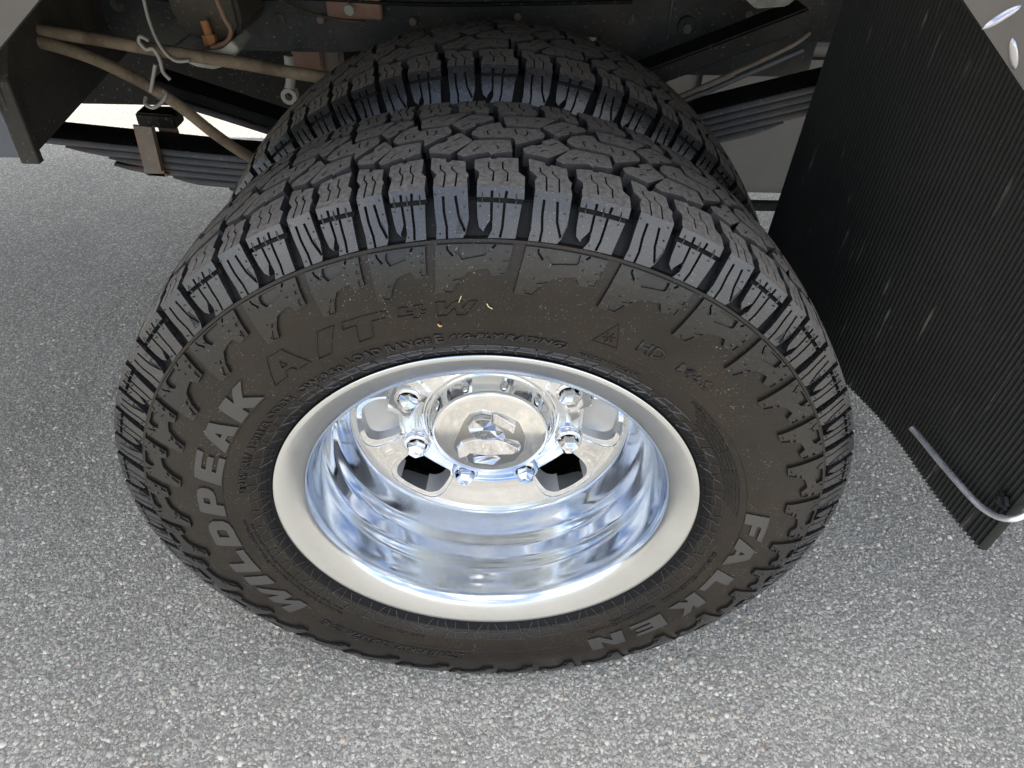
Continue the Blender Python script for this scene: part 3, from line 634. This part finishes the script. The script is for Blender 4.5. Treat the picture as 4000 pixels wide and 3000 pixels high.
# shallow bosses round the nuts
LUG=[-71,-116,-161,154,109,64,19,-26]
for i,a in enumerate(LUG):
    a%=360; ar=math.radians(a); c=Vector((.110*math.sin(ar),0,.110*math.cos(ar)))
    # plated pad: six sided raised panel of the skin
    if i in (0,5,6,7):
        P=[]
        for (da,r) in ((-13,.089),(13,.089),(17,.110),(13,.133),(-13,.133),(-17,.110)):
            P.append((( ar+math.radians(da))*KD,r))
        Vp,Fp,_=relief(P if area(P)>0 else P[::-1],[],dfm,lambda x,y:-.001,.006,None,top=.0040)
        me=mesh('nut_pad',Vp,Fp,M_chrome,None,True,40); ob('nut_pad',me,wheel)
    # nut
    prof=[(.0640,.0175),(.0600,.0178),(.0570,.0170),(.0560,.0150),(.0553,.0132)]
    Vn=[];Fn=[]; k=24
    for y,r in prof:
        for q in range(k): Vn.append((r*math.sin(2*math.pi*q/k),y,r*math.cos(2*math.pi*q/k)))
    for p_ in range(len(prof)-1):
        for q in range(k): Fn.append((p_*k+q,p_*k+(q+1)%k,(p_+1)*k+(q+1)%k,(p_+1)*k+q))
    b0=len(Vn); ro=random.uniform(0,1)
    for y,r in ((.0553,.0125),(.0440,.0120),(.0420,.0105),(.0375,.0060),(.0368,.0)):
        for q in range(6): an=math.pi/3*q+ro; Vn.append((r*math.sin(an),y,r*math.cos(an)))
    for p_ in range(4):
        for q in range(6): Fn.append((b0+p_*6+q,b0+p_*6+(q+1)%6,b0+(p_+1)*6+(q+1)%6,b0+(p_+1)*6+q))
    Vn=[(v[0]*1.04,.0640+(v[1]-.0640)*.92,v[2]*1.04) for v in Vn]
    me=mesh('lug_nut',Vn,Fn,M_chrome,None,False); 
    me.polygons.foreach_set('use_smooth',[j<(len(prof)-1)*24 for j in range(len(me.polygons))]); 
    o=ob('lug_nut',me,wheel,loc=c)
# cap
capP=[(.0600,.0880),(.0560,.0850),(.0545,.0825),(.0555,.0805),(.0540,.0790),(.0350,.0745),(.0325,.0735),(.0308,.0722),(.0300,.0705),(.0300,.0640),(.0301,.0520),(.0302,.0)]
ob('hub_cap',lathe('hub_cap',capP,M_cap,128,sharp=50),wheel)
for q in range(10):
    a=math.radians(-23+36*q); V=[];F=[]
    for i in range(7):
        u=i/6*math.pi/2
        for j in range(12):
            v=2*math.pi*j/12; V.append((.0052*math.cos(u)*math.cos(v),.0085*math.cos(u)*math.sin(v),.0040*math.sin(u)))
    for i in range(6):
        for j in range(12): F.append((i*12+j,i*12+(j+1)%12,(i+1)*12+(j+1)%12,(i+1)*12+j))
    me=mesh('cap_stud',V,F,M_chrome,None,True); o=ob('cap_stud',me,wheel)
    o.location=(.0763*math.sin(a),.044,.0763*math.cos(a)); o.rotation_euler=(0,a,0)
# emblem: field darkened to stand for recess shade, with faceted raised strokes
def facet(name,P,y0,h,rise):
    c=Vector((sum(p[0] for p in P)/len(P),sum(p[1] for p in P)/len(P))); V=[];F=[];k=len(P)
    return V,F
rc=EMB['recess']
bm=bmesh.new()
vs=[bm.verts.new((x,.02985,z)) for x,z in rc]; bm.faces.new(vs)
me=prism('emblem_field',[(x,z) for x,z in rc],1,.0310,.0297,M_fieldshade,.0003); bm.free()
ob('emblem_field',me,wheel)
TL={'horn':(.05,-.09),'bar':(-.12,.06),'horn2':(-.02,.13),'bar2':(.1,-.05)}
for key in ('horn','bar','horn2','bar2'):
    P=[tuple(p) for p in EMB[key]]
    if area(P)<0: P=P[::-1]
    # roof: outline at y=.0285, ridge = inset ring raised toward viewer
    k=len(P); bm=bmesh.new(); v0=[bm.verts.new((x,.0300,z)) for x,z in P]
    v1=[bm.verts.new((x*.93+.07*sum(p[0] for p in P)/k,.0262+(x*TL[key][0]+z*TL[key][1])+.0007*((i*5+2)%3-1),z*.93+.07*sum(p[1] for p in P)/k)) for i,(x,z) in enumerate(P)]
    for i in range(k): bm.faces.new((v0[i],v0[(i+1)%k],v1[(i+1)%k],v1[i]))
    f=bm.faces.new(v1[::-1]); bmesh.ops.recalc_face_normals(bm,faces=bm.faces)
    bmesh.ops.triangulate(bm,faces=[f]); me=bpy.data.meshes.new('emblem_stroke'); bm.to_mesh(me); bm.free(); me.materials.append(M_chrome)
    ob('emblem_stroke',me,wheel)
# inner wheel rim and brake parts, put in black to darken the wheel windows
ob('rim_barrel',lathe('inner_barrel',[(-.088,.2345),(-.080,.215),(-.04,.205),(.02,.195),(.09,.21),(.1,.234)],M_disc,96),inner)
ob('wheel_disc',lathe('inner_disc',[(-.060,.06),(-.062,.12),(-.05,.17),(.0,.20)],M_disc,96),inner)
ob('brake_rotor',lathe('brake_rotor',[(.30,.03),(.30,.17),(.32,.17),(.32,.03)],M_disc,64),truck,loc=(0,0,ZC))

# ------------------------------------------------------------------ underbody
dz=.006
def tr(name,me,parent=None,**k): return ob(name,me,parent or truck,**k)
rail=tr('frame_rail',prism('frame_rail',[(-3.2,.70),(-.75,.685),(-.25,.685),(.10,.715),(3.2,.715),(3.2,.97),(-3.2,.97)],1,.580,.70,M_frame,.006))
tr('rail_seam',prism('seam',[(.262,.715),(.266,.72),(.262,.90),(.256,.90)],1,.576,.581,M_leafside),rail)
plt=tr('rail_plate',prism('plate',[(.262,.722),(.50,.722),(.50,.93),(.27,.93)],1,.5745,.579,M_frame,.001),rail)
for (x,z,r) in ((-.575,.748,.010),(-.335,.732,.009),(.146,.742,.007),(.206,.742,.0085),(.0,.80,.008)):
    P=[(x+r*math.cos(a*math.pi/8),z+r*math.sin(a*math.pi/8)) for a in range(16)]
    tr('rail_hole',prism('rail_hole',P,1,.5785,.5795,M_disc),rail)  # black discs on the rail stand in for shade inside the holes
P=[(.288+.014*math.cos(a*math.pi/8),.738+.014*math.sin(a*math.pi/8)) for a in range(16)]
tr('bolt',prism('bolt',P,1,.566,.575,M_frame,.001),rail)
P=[(.288+.008*math.cos(a*math.pi/3),.736+.008*math.sin(a*math.pi/3)) for a in range(6)]
tr('bolt',prism('bolt',P,1,.560,.5665,M_leafside,.0008),rail)
# pink primer plate and orange tabs on the rail
tr('rusty_plate',boxmesh('rp',(-.216,.572,.783),(.082,.012,.090),M_pink,None,.002),rail,label='square rusty plate bolted to the frame rail')
P=[(-.222+.008*math.cos(a*math.pi/6),.752+.008*math.sin(a*math.pi/6)) for a in range(12)]
tr('bolt',prism('b',P,1,.558,.566,M_dust,.001),rail)
tr('rusty_bracket',boxmesh('rb',(-.318,.64,.668),(.05,.012,.06),M_pink,None,.003),rail)
tr('rusty_bracket',boxmesh('rb2',(-.285,.66,.668),(.04,.03,.08),M_rusty,None,.003),rail)
for (x,z) in ((-.70,.80),(-.62,.735),(-.50,.79),(-.47,.722),(-.27,.735),(-.13,.735),(.03,.745),(.38,.755),(.46,.785)):
    P=[(x+.0065*math.cos(a*math.pi/3),z+.0065*math.sin(a*math.pi/3)) for a in range(6)]
    tr('bolt',prism('b',P,1,.570,.5795,M_rusty,.0008),rail)
tr('wire',tube('wr1',[(-.9,.572,.765),(-.6,.566,.770),(-.46,.560,.757),(-.30,.565,.765),(-.1,.568,.760),(.2,.566,.770)],.0028,M_black,8))
tr('wire',tube('wr2',[(-.35,.44,.83),(-.30,.50,.775),(-.26,.55,.745),(-.20,.56,.735)],.0022,M_bracketdark,8))
# right upper tan bracket
tr('tan_bracket',prism('tanb',[(.285,.835),(.30,.822),(.315,.812),(.352,.815),(.372,.835),(.37,.86),(.29,.86)],1,.35,.40,M_dust,.002))
# leaf spring
def leafline(x):
    P=[(-1.2,.655),(-.95,.622),(-.72,.596),(-.4,.568),(-.2,.560),(0,.572),(.15,.602),(.305,.649),(.478,.696),(.64,.738),(.9,.79)]
    P_=np.array(P); 
    # gentle smoothing by averaging
    return float(np.mean([np.interp(x+d,P_[:,0],P_[:,1]) for d in np.linspace(-.06,.06,7)]))
spring=tr('leaf_spring',None)
T=.0105
LEAF=[(-1.15,.85,0),(-.664,.70,1),(-.604,.60,2),(-.600,.52,3),(-.514,.432,4),(-.43,.20,5)]
for i,(xa,xb,n_) in enumerate(LEAF):
    k=48; V=[];F=[]
    for j in range(k+1):
        x=xa+(xb-xa)*j/k; z=leafline(x)-n_*(T+.0006); th=T
        e=min(j,k-j)
        if n_: th=T*min(1,.45+.3*e)
        wd=.004 if (n_ and e==0) else 0
        for (y,zz) in ((.4525+wd,z-.0015),(.4505+wd,z-th*.5),(.4525+wd,z-th+.0015),(.455+wd,z-th),(.517-wd,z-th),(.520-wd,z-th+.002),(.520-wd,z-.002),(.517-wd,z),(.455+wd,z)): V.append((x,y,zz))
    c_=9; MI=[]
    for j in range(k):
        for q in range(c_):
            q2=(q+1)%c_; F.append((j*c_+q,j*c_+q2,(j+1)*c_+q2,(j+1)*c_+q)); MI.append(1 if q in (0,1,8,2) else 0)
    F.append(tuple(range(c_))[::-1]); F.append(tuple(k*c_+q for q in range(c_))); MI+= [1,1]
    me=mesh('spring_leaf',V,F,[M_black,M_leafside],MI,True,50); fixn(me); tr('spring_leaf',me,spring)
# clamp
cl=[]
V=[];F=[]
box(V,F,(-.531,.4465,.578),(.030,.004,.078),Matrix.Rotation(math.radians(6),3,'Y')); box(V,F,(-.531,.486,.5405),(.030,.083,.004)); box(V,F,(-.531,.524,.578),(.030,.004,.078))
box(V,F,(-.5155,.440,.585),(.003,.010,.07),Matrix.Rotation(math.radians(6),3,'Y'))
tr('spring_clamp',mesh('clamp',V,F,M_rusty),spring,label='rusty clamp strap round the leaf spring')
tr('rubber_block',boxmesh('rblock',(-.528,.505,.608),(.060,.035,.022),M_black,Matrix.Rotation(math.radians(3),3,'Y'),.003),spring)
# helper bar seen above the right spring, with two thin rods under it
V=[];F=[]
ang=math.atan2(.762-.690,.412-.235)
tr('helper_spring',boxmesh('hb',(.300,.512,.716),(.30,.055,.028),M_black,Matrix.Rotation(-ang,3,'Y'),.003),label='black slanted helper spring arm against the frame rail')
tr('brake_line',tube('bl',[(.16,.470,.628),(.27,.470,.667),(.36,.474,.708),(.42,.478,.738),(.445,.49,.752)],.0035,M_rusty))
tr('brake_line',tube('bl2',[(.17,.474,.622),(.28,.474,.660),(.37,.478,.700),(.44,.482,.732)],.004,M_leafside))
tr('upper_spring',boxmesh('us',(-.45,.62,.590),(.25,.06,.016),M_black,Matrix.Rotation(math.radians(18),3,'Y'),.002),label='dark flat steel arm sloping down behind the cables')
tr('upper_spring',boxmesh('us2',(-.452,.618,.570),(.25,.05,.010),M_leafside,Matrix.Rotation(math.radians(18),3,'Y'),.002))
tr('axle_tube',lathe('axle',[(.36,.0),(.36,.055),(1.6,.055),(1.6,0)],M_black,32),loc=(0,0,ZC))
# tank with dark side beyond the spring
tr('tank',prism('tank',[(-1.5,.53),(-.50,.53),(-.20,.47),(-.20,.80),(-1.5,.80)],1,.76,1.35,M_black,.01))
# shock link end
V=[];F=[]
tr('sway_link',tube('lnk',[(-.322,.55,.690),(-.326,.55,.655),(-.331,.55,.640)],.0075,M_wire))
tr('sway_link',lathe('eye',[(-.008,.006),(-.008,.0125),(.008,.0125),(.008,.006)],M_wire,24,closed=True),loc=(-.332,.55,.630))
# cables
tr('cable',tube('c1',[(-.66,.42,.758),(-.602,.41,.755),(-.52,.402,.747),(-.437,.40,.735),(-.34,.40,.722),(-.256,.40,.709),(-.12,.41,.69),(.0,.42,.68)],.0082,M_cable,16),label='upper tan sleeved cable running behind the wheels')
tr('cable',tube('c2',[(-.66,.41,.750),(-.612,.402,.745),(-.565,.398,.735),(-.517,.395,.717),(-.456,.40,.676),(-.413,.41,.626),(-.392,.43,.592),(-.38,.45,.57)],.0080,M_cable,16),label='lower tan sleeved cable bending down to the leaf spring')
tr('wire_tie',tube('w1',[(-.449,.385,.752),(-.458,.385,.757),(-.463,.387,.750),(-.457,.387,.741),(-.447,.386,.742),(-.444,.388,.728),(-.446,.391,.712),(-.440,.392,.702)],.0024,M_wire,8))
tr('wire_tie',tube('w2',[(-.452,.388,.722),(-.460,.386,.705),(-.468,.384,.688)],.0025,M_wire,8))
tr('wire_tie',tube('w3',[(-.481,.392,.678),(-.480,.383,.672),(-.470,.381,.668),(-.458,.386,.674),(-.452,.392,.683),(-.462,.402,.686)],.0025,M_wire,8))
tr('wire_tie',tube('w4',[(-.444,.40,.815),(-.447,.398,.775),(-.440,.392,.745),(-.425,.388,.728),(-.405,.388,.728)],.0022,M_wire,8))
# hose bracket hanging from the rail
V=[];F=[]
br=tr('bump_stop',prism('bs',[(-.445,.87),(-.442,.76),(-.425,.738),(-.395,.728),(-.362,.734),(-.350,.752),(-.352,.87)],1,.455,.575,M_bracketdark,.006),label='dirty brown bump stop hanging from the frame rail')
tr('skid_plate',prism('bs2',[(-.436,.736),(-.425,.722),(-.407,.714),(-.385,.711),(-.366,.716),(-.343,.738),(-.350,.748),(-.366,.737),(-.395,.733),(-.425,.741)],1,.408,.470,M_dust,.0015),br,label='pale dusty curved plate under the bump stop')
tr('bolt',tube('ob',[(-.395,.444,.762),(-.392,.440,.744)],.0055,M_orange,10),br); tr('bolt',tube('ob2',[(-.392,.440,.746),(-.391,.438,.734)],.0095,M_orange,6,straight=True),br,label='orange rusty nut')
tr('brake_line',tube('bl3',[(-.367,.43,.86),(-.366,.43,.80),(-.362,.43,.772),(-.356,.428,.755),(-.364,.424,.742),(-.385,.420,.735)],.0032,M_pink,8))
# ------------------------------------------------------------------ body: deck, skirts, wheel-well panels
tr('deck',prism('deck',[(-3.3,1.10),(2.6,1.10),(2.6,1.14),(-3.3,1.14)],1,-.150,2.08,M_panel))
for x in np.arange(-3.0,2.6,.40): tr('cross_member',boxmesh('cm',(float(x),.96,1.036),(.06,2.2,.125),M_frame))
def skirt(y):
    # side plate with a trapezoid wheel opening
    P=[(-3.3,.80),(-.40,.80),(-.287,.882),(-.236,.920),(-.15,.985),(.19,.985),(.260,.929),(.289,.906),(.319,.882),(.43,.80),(2.6,.80),(2.6,1.14),(-3.3,1.14)]
    return prism('skirt',P,1,y,y+.004,M_dplate)
sk=tr('side_skirt',skirt(-.154),label='weathered grey tread plate skirt with a cut out over the wheel')
# raised bars of the tread plate
def lens(cx,cz,ang,Lh=.016,wh=.0036,h=.0019,y0=-.1538):
    V=[];F=[];n_=8
    ca,sa=math.cos(ang),math.sin(ang)
    rows=[]
    for j,(t_,hh) in enumerate(((1,0),(.55,.8),(0,1),(-.55,.8),(-1,0))):
        row=[]
        for i in range(n_+1):
            u=-1+2*i/n_; w_=wh*math.sqrt(max(0,1-u*u))*t_; x=u*Lh; f_=h*hh*(1-u**4)
            V.append((cx+x*ca-w_*sa,y0-f_,cz+x*sa+w_*ca)); row.append(len(V)-1)
        rows.append(row)
    for j in range(4):
        for i in range(n_): F.append((rows[j][i],rows[j][i+1],rows[j+1][i+1],rows[j+1][i]))
    return V,F
offx,offz=.2833,.9225
JV=[];JF=[]
def sk_in(x,z):
    return .812<z<1.13 and z>min(float(np.interp(x,[-.40,-.287,-.236,-.15,.19,.260,.289,.319,.43],[.80,.882,.920,.985,.985,.929,.906,.882,.80])),1.0)+(.0052 if -.41<x<.44 else -1)
for i in range(-70,70):
    for j in range(-70,70):
        x=offx+i*.0162+j*.0180; z=offz-i*.0185+j*.0157
        if x<-1.0 or x>1.0 or not sk_in(x,z): continue
        a=math.radians(38) if (i+j)%2==0 else math.radians(-58)
        V,F=lens(x,z,a,.0102,.0026,.0026)
        if (-.34<x<-.22 or .25<x<.37) and z<.955:
            tr('raised_bar',mesh('raised_bar',V,F,M_bar,None,True,60),sk); continue
        k=len(JV); JV+=V; JF+=[tuple(k+q for q in f) for f in F]
tr('raised_bar',mesh('raised_bars',JV,JF,M_bar,None,True,60),sk,kind='stuff')
tr('side_skirt',prism('skirt_far',[(-3.3,.96),(2.6,.96),(2.6,1.14),(-3.3,1.14)],1,2.08,2.084,M_panel),label='far side skirt of the flatbed')
# front wheel-well panel (faces the wheel) and outer grey side
pf=tr('wheel_well_panel',prism('wp',[(.284,.634),(.62,.672),(.62,1.03),(.12,1.03),(.29,.80)],0,-.606,-.600,M_plate,.001),label='dark dusty panel in front of the wheel')
tr('edge_flange',prism('ef',[(.279,.630),(.290,.630),(.300,.726),(.330,.760),(.330,1.0),(.318,1.0),(.318,.765),(.290,.730)],0,-.612,-.588,M_plate,.001),pf)
tr('outer_panel',prism('op',[(-2.2,.636),(-.609,.636),(-.609,.735),(-.64,1.0),(-2.2,1.0)],1,.284,.290,M_skirtdark,.001),label='bluish grey painted side panel left of the wheel')
# far grey panel right
tr('fuel_tank',prism('ft',[(.40,.30),(.90,.30),(.90,.62),(.40,.62)],1,.90,1.5,M_panel,.02),label='plain grey steel tank behind the springs')
tr('tank_strap',boxmesh('ts',(.66,.885,.285),(.56,.02,.02),M_black,None,.002))
tr('hose',tube('hs',[(.62,.80,.30),(.628,.80,.24),(.64,.82,.16),(.66,.84,.10)],.007,M_black))
tr('frame_rail',prism('far_rail',[(-3.2,.70),(3.2,.70),(3.2,.97),(-3.2,.97)],1,1.42,1.50,M_frame),label='far frame rail')
tr('cross_member',boxmesh('xm',(.33,1.0,.74),(.35,.82,.16),M_frame,None,.004),label='dark cross member between the rails over the axle')
for yy in (1.68,1.95):
    w2=ob('wheel',None,truck,'far side rear wheel'); w2.location=(0,yy,ZC); ob('tyre',tyre_me,w2)
# ------------------------------------------------------------------ mud flap
def fx(y): return .5+.22*(.116-y)
NR=88; y0,y1=-.131,.383; V=[];F=[]
ztop,zbot=.99,.392
zs=[zbot,.40,.45,.55,.7,.85,ztop]
pit_=(y1-y0)/NR; colsf=[]
for i in range(NR*4+1):
    y=y0+(y1-y0)*i/(NR*4); ph=i%4; d={0:0,1:.0028,2:.0046,3:.0028}[ph]
    colsf.append((y,d))
rng=random.Random(5)
for (y,d) in colsf:
    wob=.010*math.sin(y*9+.6)+.003*math.sin(y*27)
    for z in zs:
        x=fx(y)+wob*(ztop-z)/.6
        V.append((x-.003-d,y-.22*d*0,z))
nz=len(zs); nc=len(colsf)
for (y,d) in colsf:
    wob=.010*math.sin(y*9+.6)+.003*math.sin(y*27)
    for z in zs: V.append((fx(y)+wob*(ztop-z)/.6+.002,y,z))
for i in range(nc-1):
    for j in range(nz-1):
        a=i*nz+j; F.append((a,a+1,a+nz+1,a+nz)); b_=nc*nz+a; F.append((b_,b_+nz,b_+nz+1,b_+1))
    F.append((i*nz,(i+1)*nz,nc*nz+(i+1)*nz,nc*nz+i*nz))
for i in (0,nc-1):
    for j in range(nz-1): a=i*nz+j; b_=nc*nz+a; F.append((a,b_,b_+1,a+1))
mf=mesh('mud_flap',V,F,M_flap,None,True,30); fixn(mf); 
flap=tr('mud_flap',mf,label='black ribbed rubber mud flap behind the wheel')
hk=tube('hook',[(.507,.006,.444),(.512,-.010,.442),(.520,-.05,.440),(.529,-.098,.4405),(.5335,-.116,.443),(.537,-.130,.450),(.541,-.139,.460),(.548,-.140,.470),(.556,-.133,.476),(.560,-.120,.478)],.0036,M_hook,16)
tr('flap_hook',hk,flap,label='bent bright steel rod across the lower corner of the mud flap')
tr('weld',boxmesh('wd',(.536,-.122,.466),(.012,.018,.012),M_black,Matrix.Rotation(.6,3,'X'),.004),flap)
# ------------------------------------------------------------------ ground
V=[];F=[]
xs=np.r_[-400,-60,-12,np.linspace(-4,4,9),12,60,400]
for y in xs:
    for x in xs: V.append((float(x),float(y),0))
k=len(xs)
for j in range(k-1):
    for i in range(k-1): F.append((j*k+i,j*k+i+1,(j+1)*k+i+1,(j+1)*k+i))
ob('ground',mesh('ground',V,F,M_road),kind='structure',label='coarse grey asphalt with pale stones')
M_peb=mat('aggregate stones',(.4,.4,.36),.75)
n,l,b=nodes(M_peb); g_=n.new('ShaderNodeAttribute'); g_.attribute_name='tone'
l.new(ramp(M_peb,g_.outputs['Fac'],[(0,(.24,.225,.19)),(.35,(.34,.318,.268)),(.6,(.42,.393,.33)),(.8,(.50,.47,.395)),(.95,(.66,.62,.515)),(.985,(.52,.43,.32)),(1,(.52,.42,.34))]),b.inputs['Base Color'])
rg=np.random.default_rng(4)
ico=[(0,0,1)]+[(math.cos(a)*.9,math.sin(a)*.9,.42) for a in np.arange(5)*2*math.pi/5]+[(math.cos(a),math.sin(a),-.25) for a in (np.arange(5)+.5)*2*math.pi/5]
icf=[(0,1+i,1+(i+1)%5) for i in range(5)]+[(1+i,6+i,1+(i+1)%5) for i in range(5)]+[(1+(i+1)%5,6+i,6+(i+1)%5) for i in range(5)]
ico=np.array(ico); K_=26000
px_=np.where(rg.random(K_)<.75,rg.uniform(-1.0,1.0,K_),rg.uniform(-1.9,1.1,K_)); py_=rg.uniform(-.30,1.0,K_)
keep=~((np.abs(px_)<.30)&(py_>-.02)&(py_<.45)); px_,py_=px_[keep],py_[keep]; K_=len(px_)
sz=rg.gamma(5,.00040,K_)+.0010; an=rg.uniform(0,6.28,K_); el=rg.uniform(.55,1,K_); hz=rg.uniform(.35,.7,K_)
Vp=ico[None]*(1+rg.uniform(-.22,.22,(K_,11,1))); Vp=Vp*np.stack([sz,sz*el,sz*hz],-1)[:,None,:]
X_=Vp[...,0]*np.cos(an)[:,None]-Vp[...,1]*np.sin(an)[:,None]+px_[:,None]; Y_=Vp[...,0]*np.sin(an)[:,None]+Vp[...,1]*np.cos(an)[:,None]+py_[:,None]; Z_=Vp[...,2]-.0002
Vp=np.stack([X_,Y_,Z_],-1).reshape(-1,3); Fp=(np.array(icf)[None]+np.arange(K_)[:,None,None]*11).reshape(-1,3)
me=bpy.data.meshes.new('aggregate'); me.vertices.add(len(Vp)); me.vertices.foreach_set('co',Vp.ravel()); me.loops.add(Fp.size); me.loops.foreach_set('vertex_index',Fp.ravel())
me.polygons.add(len(Fp)); me.polygons.foreach_set('loop_start',np.arange(len(Fp))*3); me.polygons.foreach_set('loop_total',np.full(len(Fp),3)); me.update(calc_edges=True)
at=me.attributes.new('tone','FLOAT','POINT'); at.data.foreach_set('value',np.repeat(rg.random(K_),11)); me.materials.append(M_peb)
ob('aggregate_stones',me,None,'small pale stones showing in the asphalt surface around the wheel',None,None,'stuff')
# bits of dry grass lying on the sidewall
def bit(P,r,m,label,cat,group=None):
    V=[tp(s,t_,h) for s,t_,h in P]; V=[(x,y,z+ZC) for x,y,z in V]
    o=ob('grass_stalk' if m is M_straw else 'dry_petal',tube('stalk',V,r,m,6,4),None,label,cat,group); return o
bit([(.0913,-3.35,.0012),(.088,-3.6,.0022),(.0855,-3.8,.0012)],.00032,M_straw,'upright dry grass stalk stuck on the tyre at the top of the moulded W','grass stalk')
bit([(.0839,.29,.001),(.0815,.6,.0018),(.0792,1.13,.001)],.0004,M_straw,'slanted dry grass stalk on the tyre to the right of the moulded W','grass stalk')
bit([(.0645,-7.6,.001),(.0634,-7.4,.0022),(.0622,-7.1,.001)],.0007,M_leafbit,'tiny orange dried petal on the tyre below the moulded 4','petal')
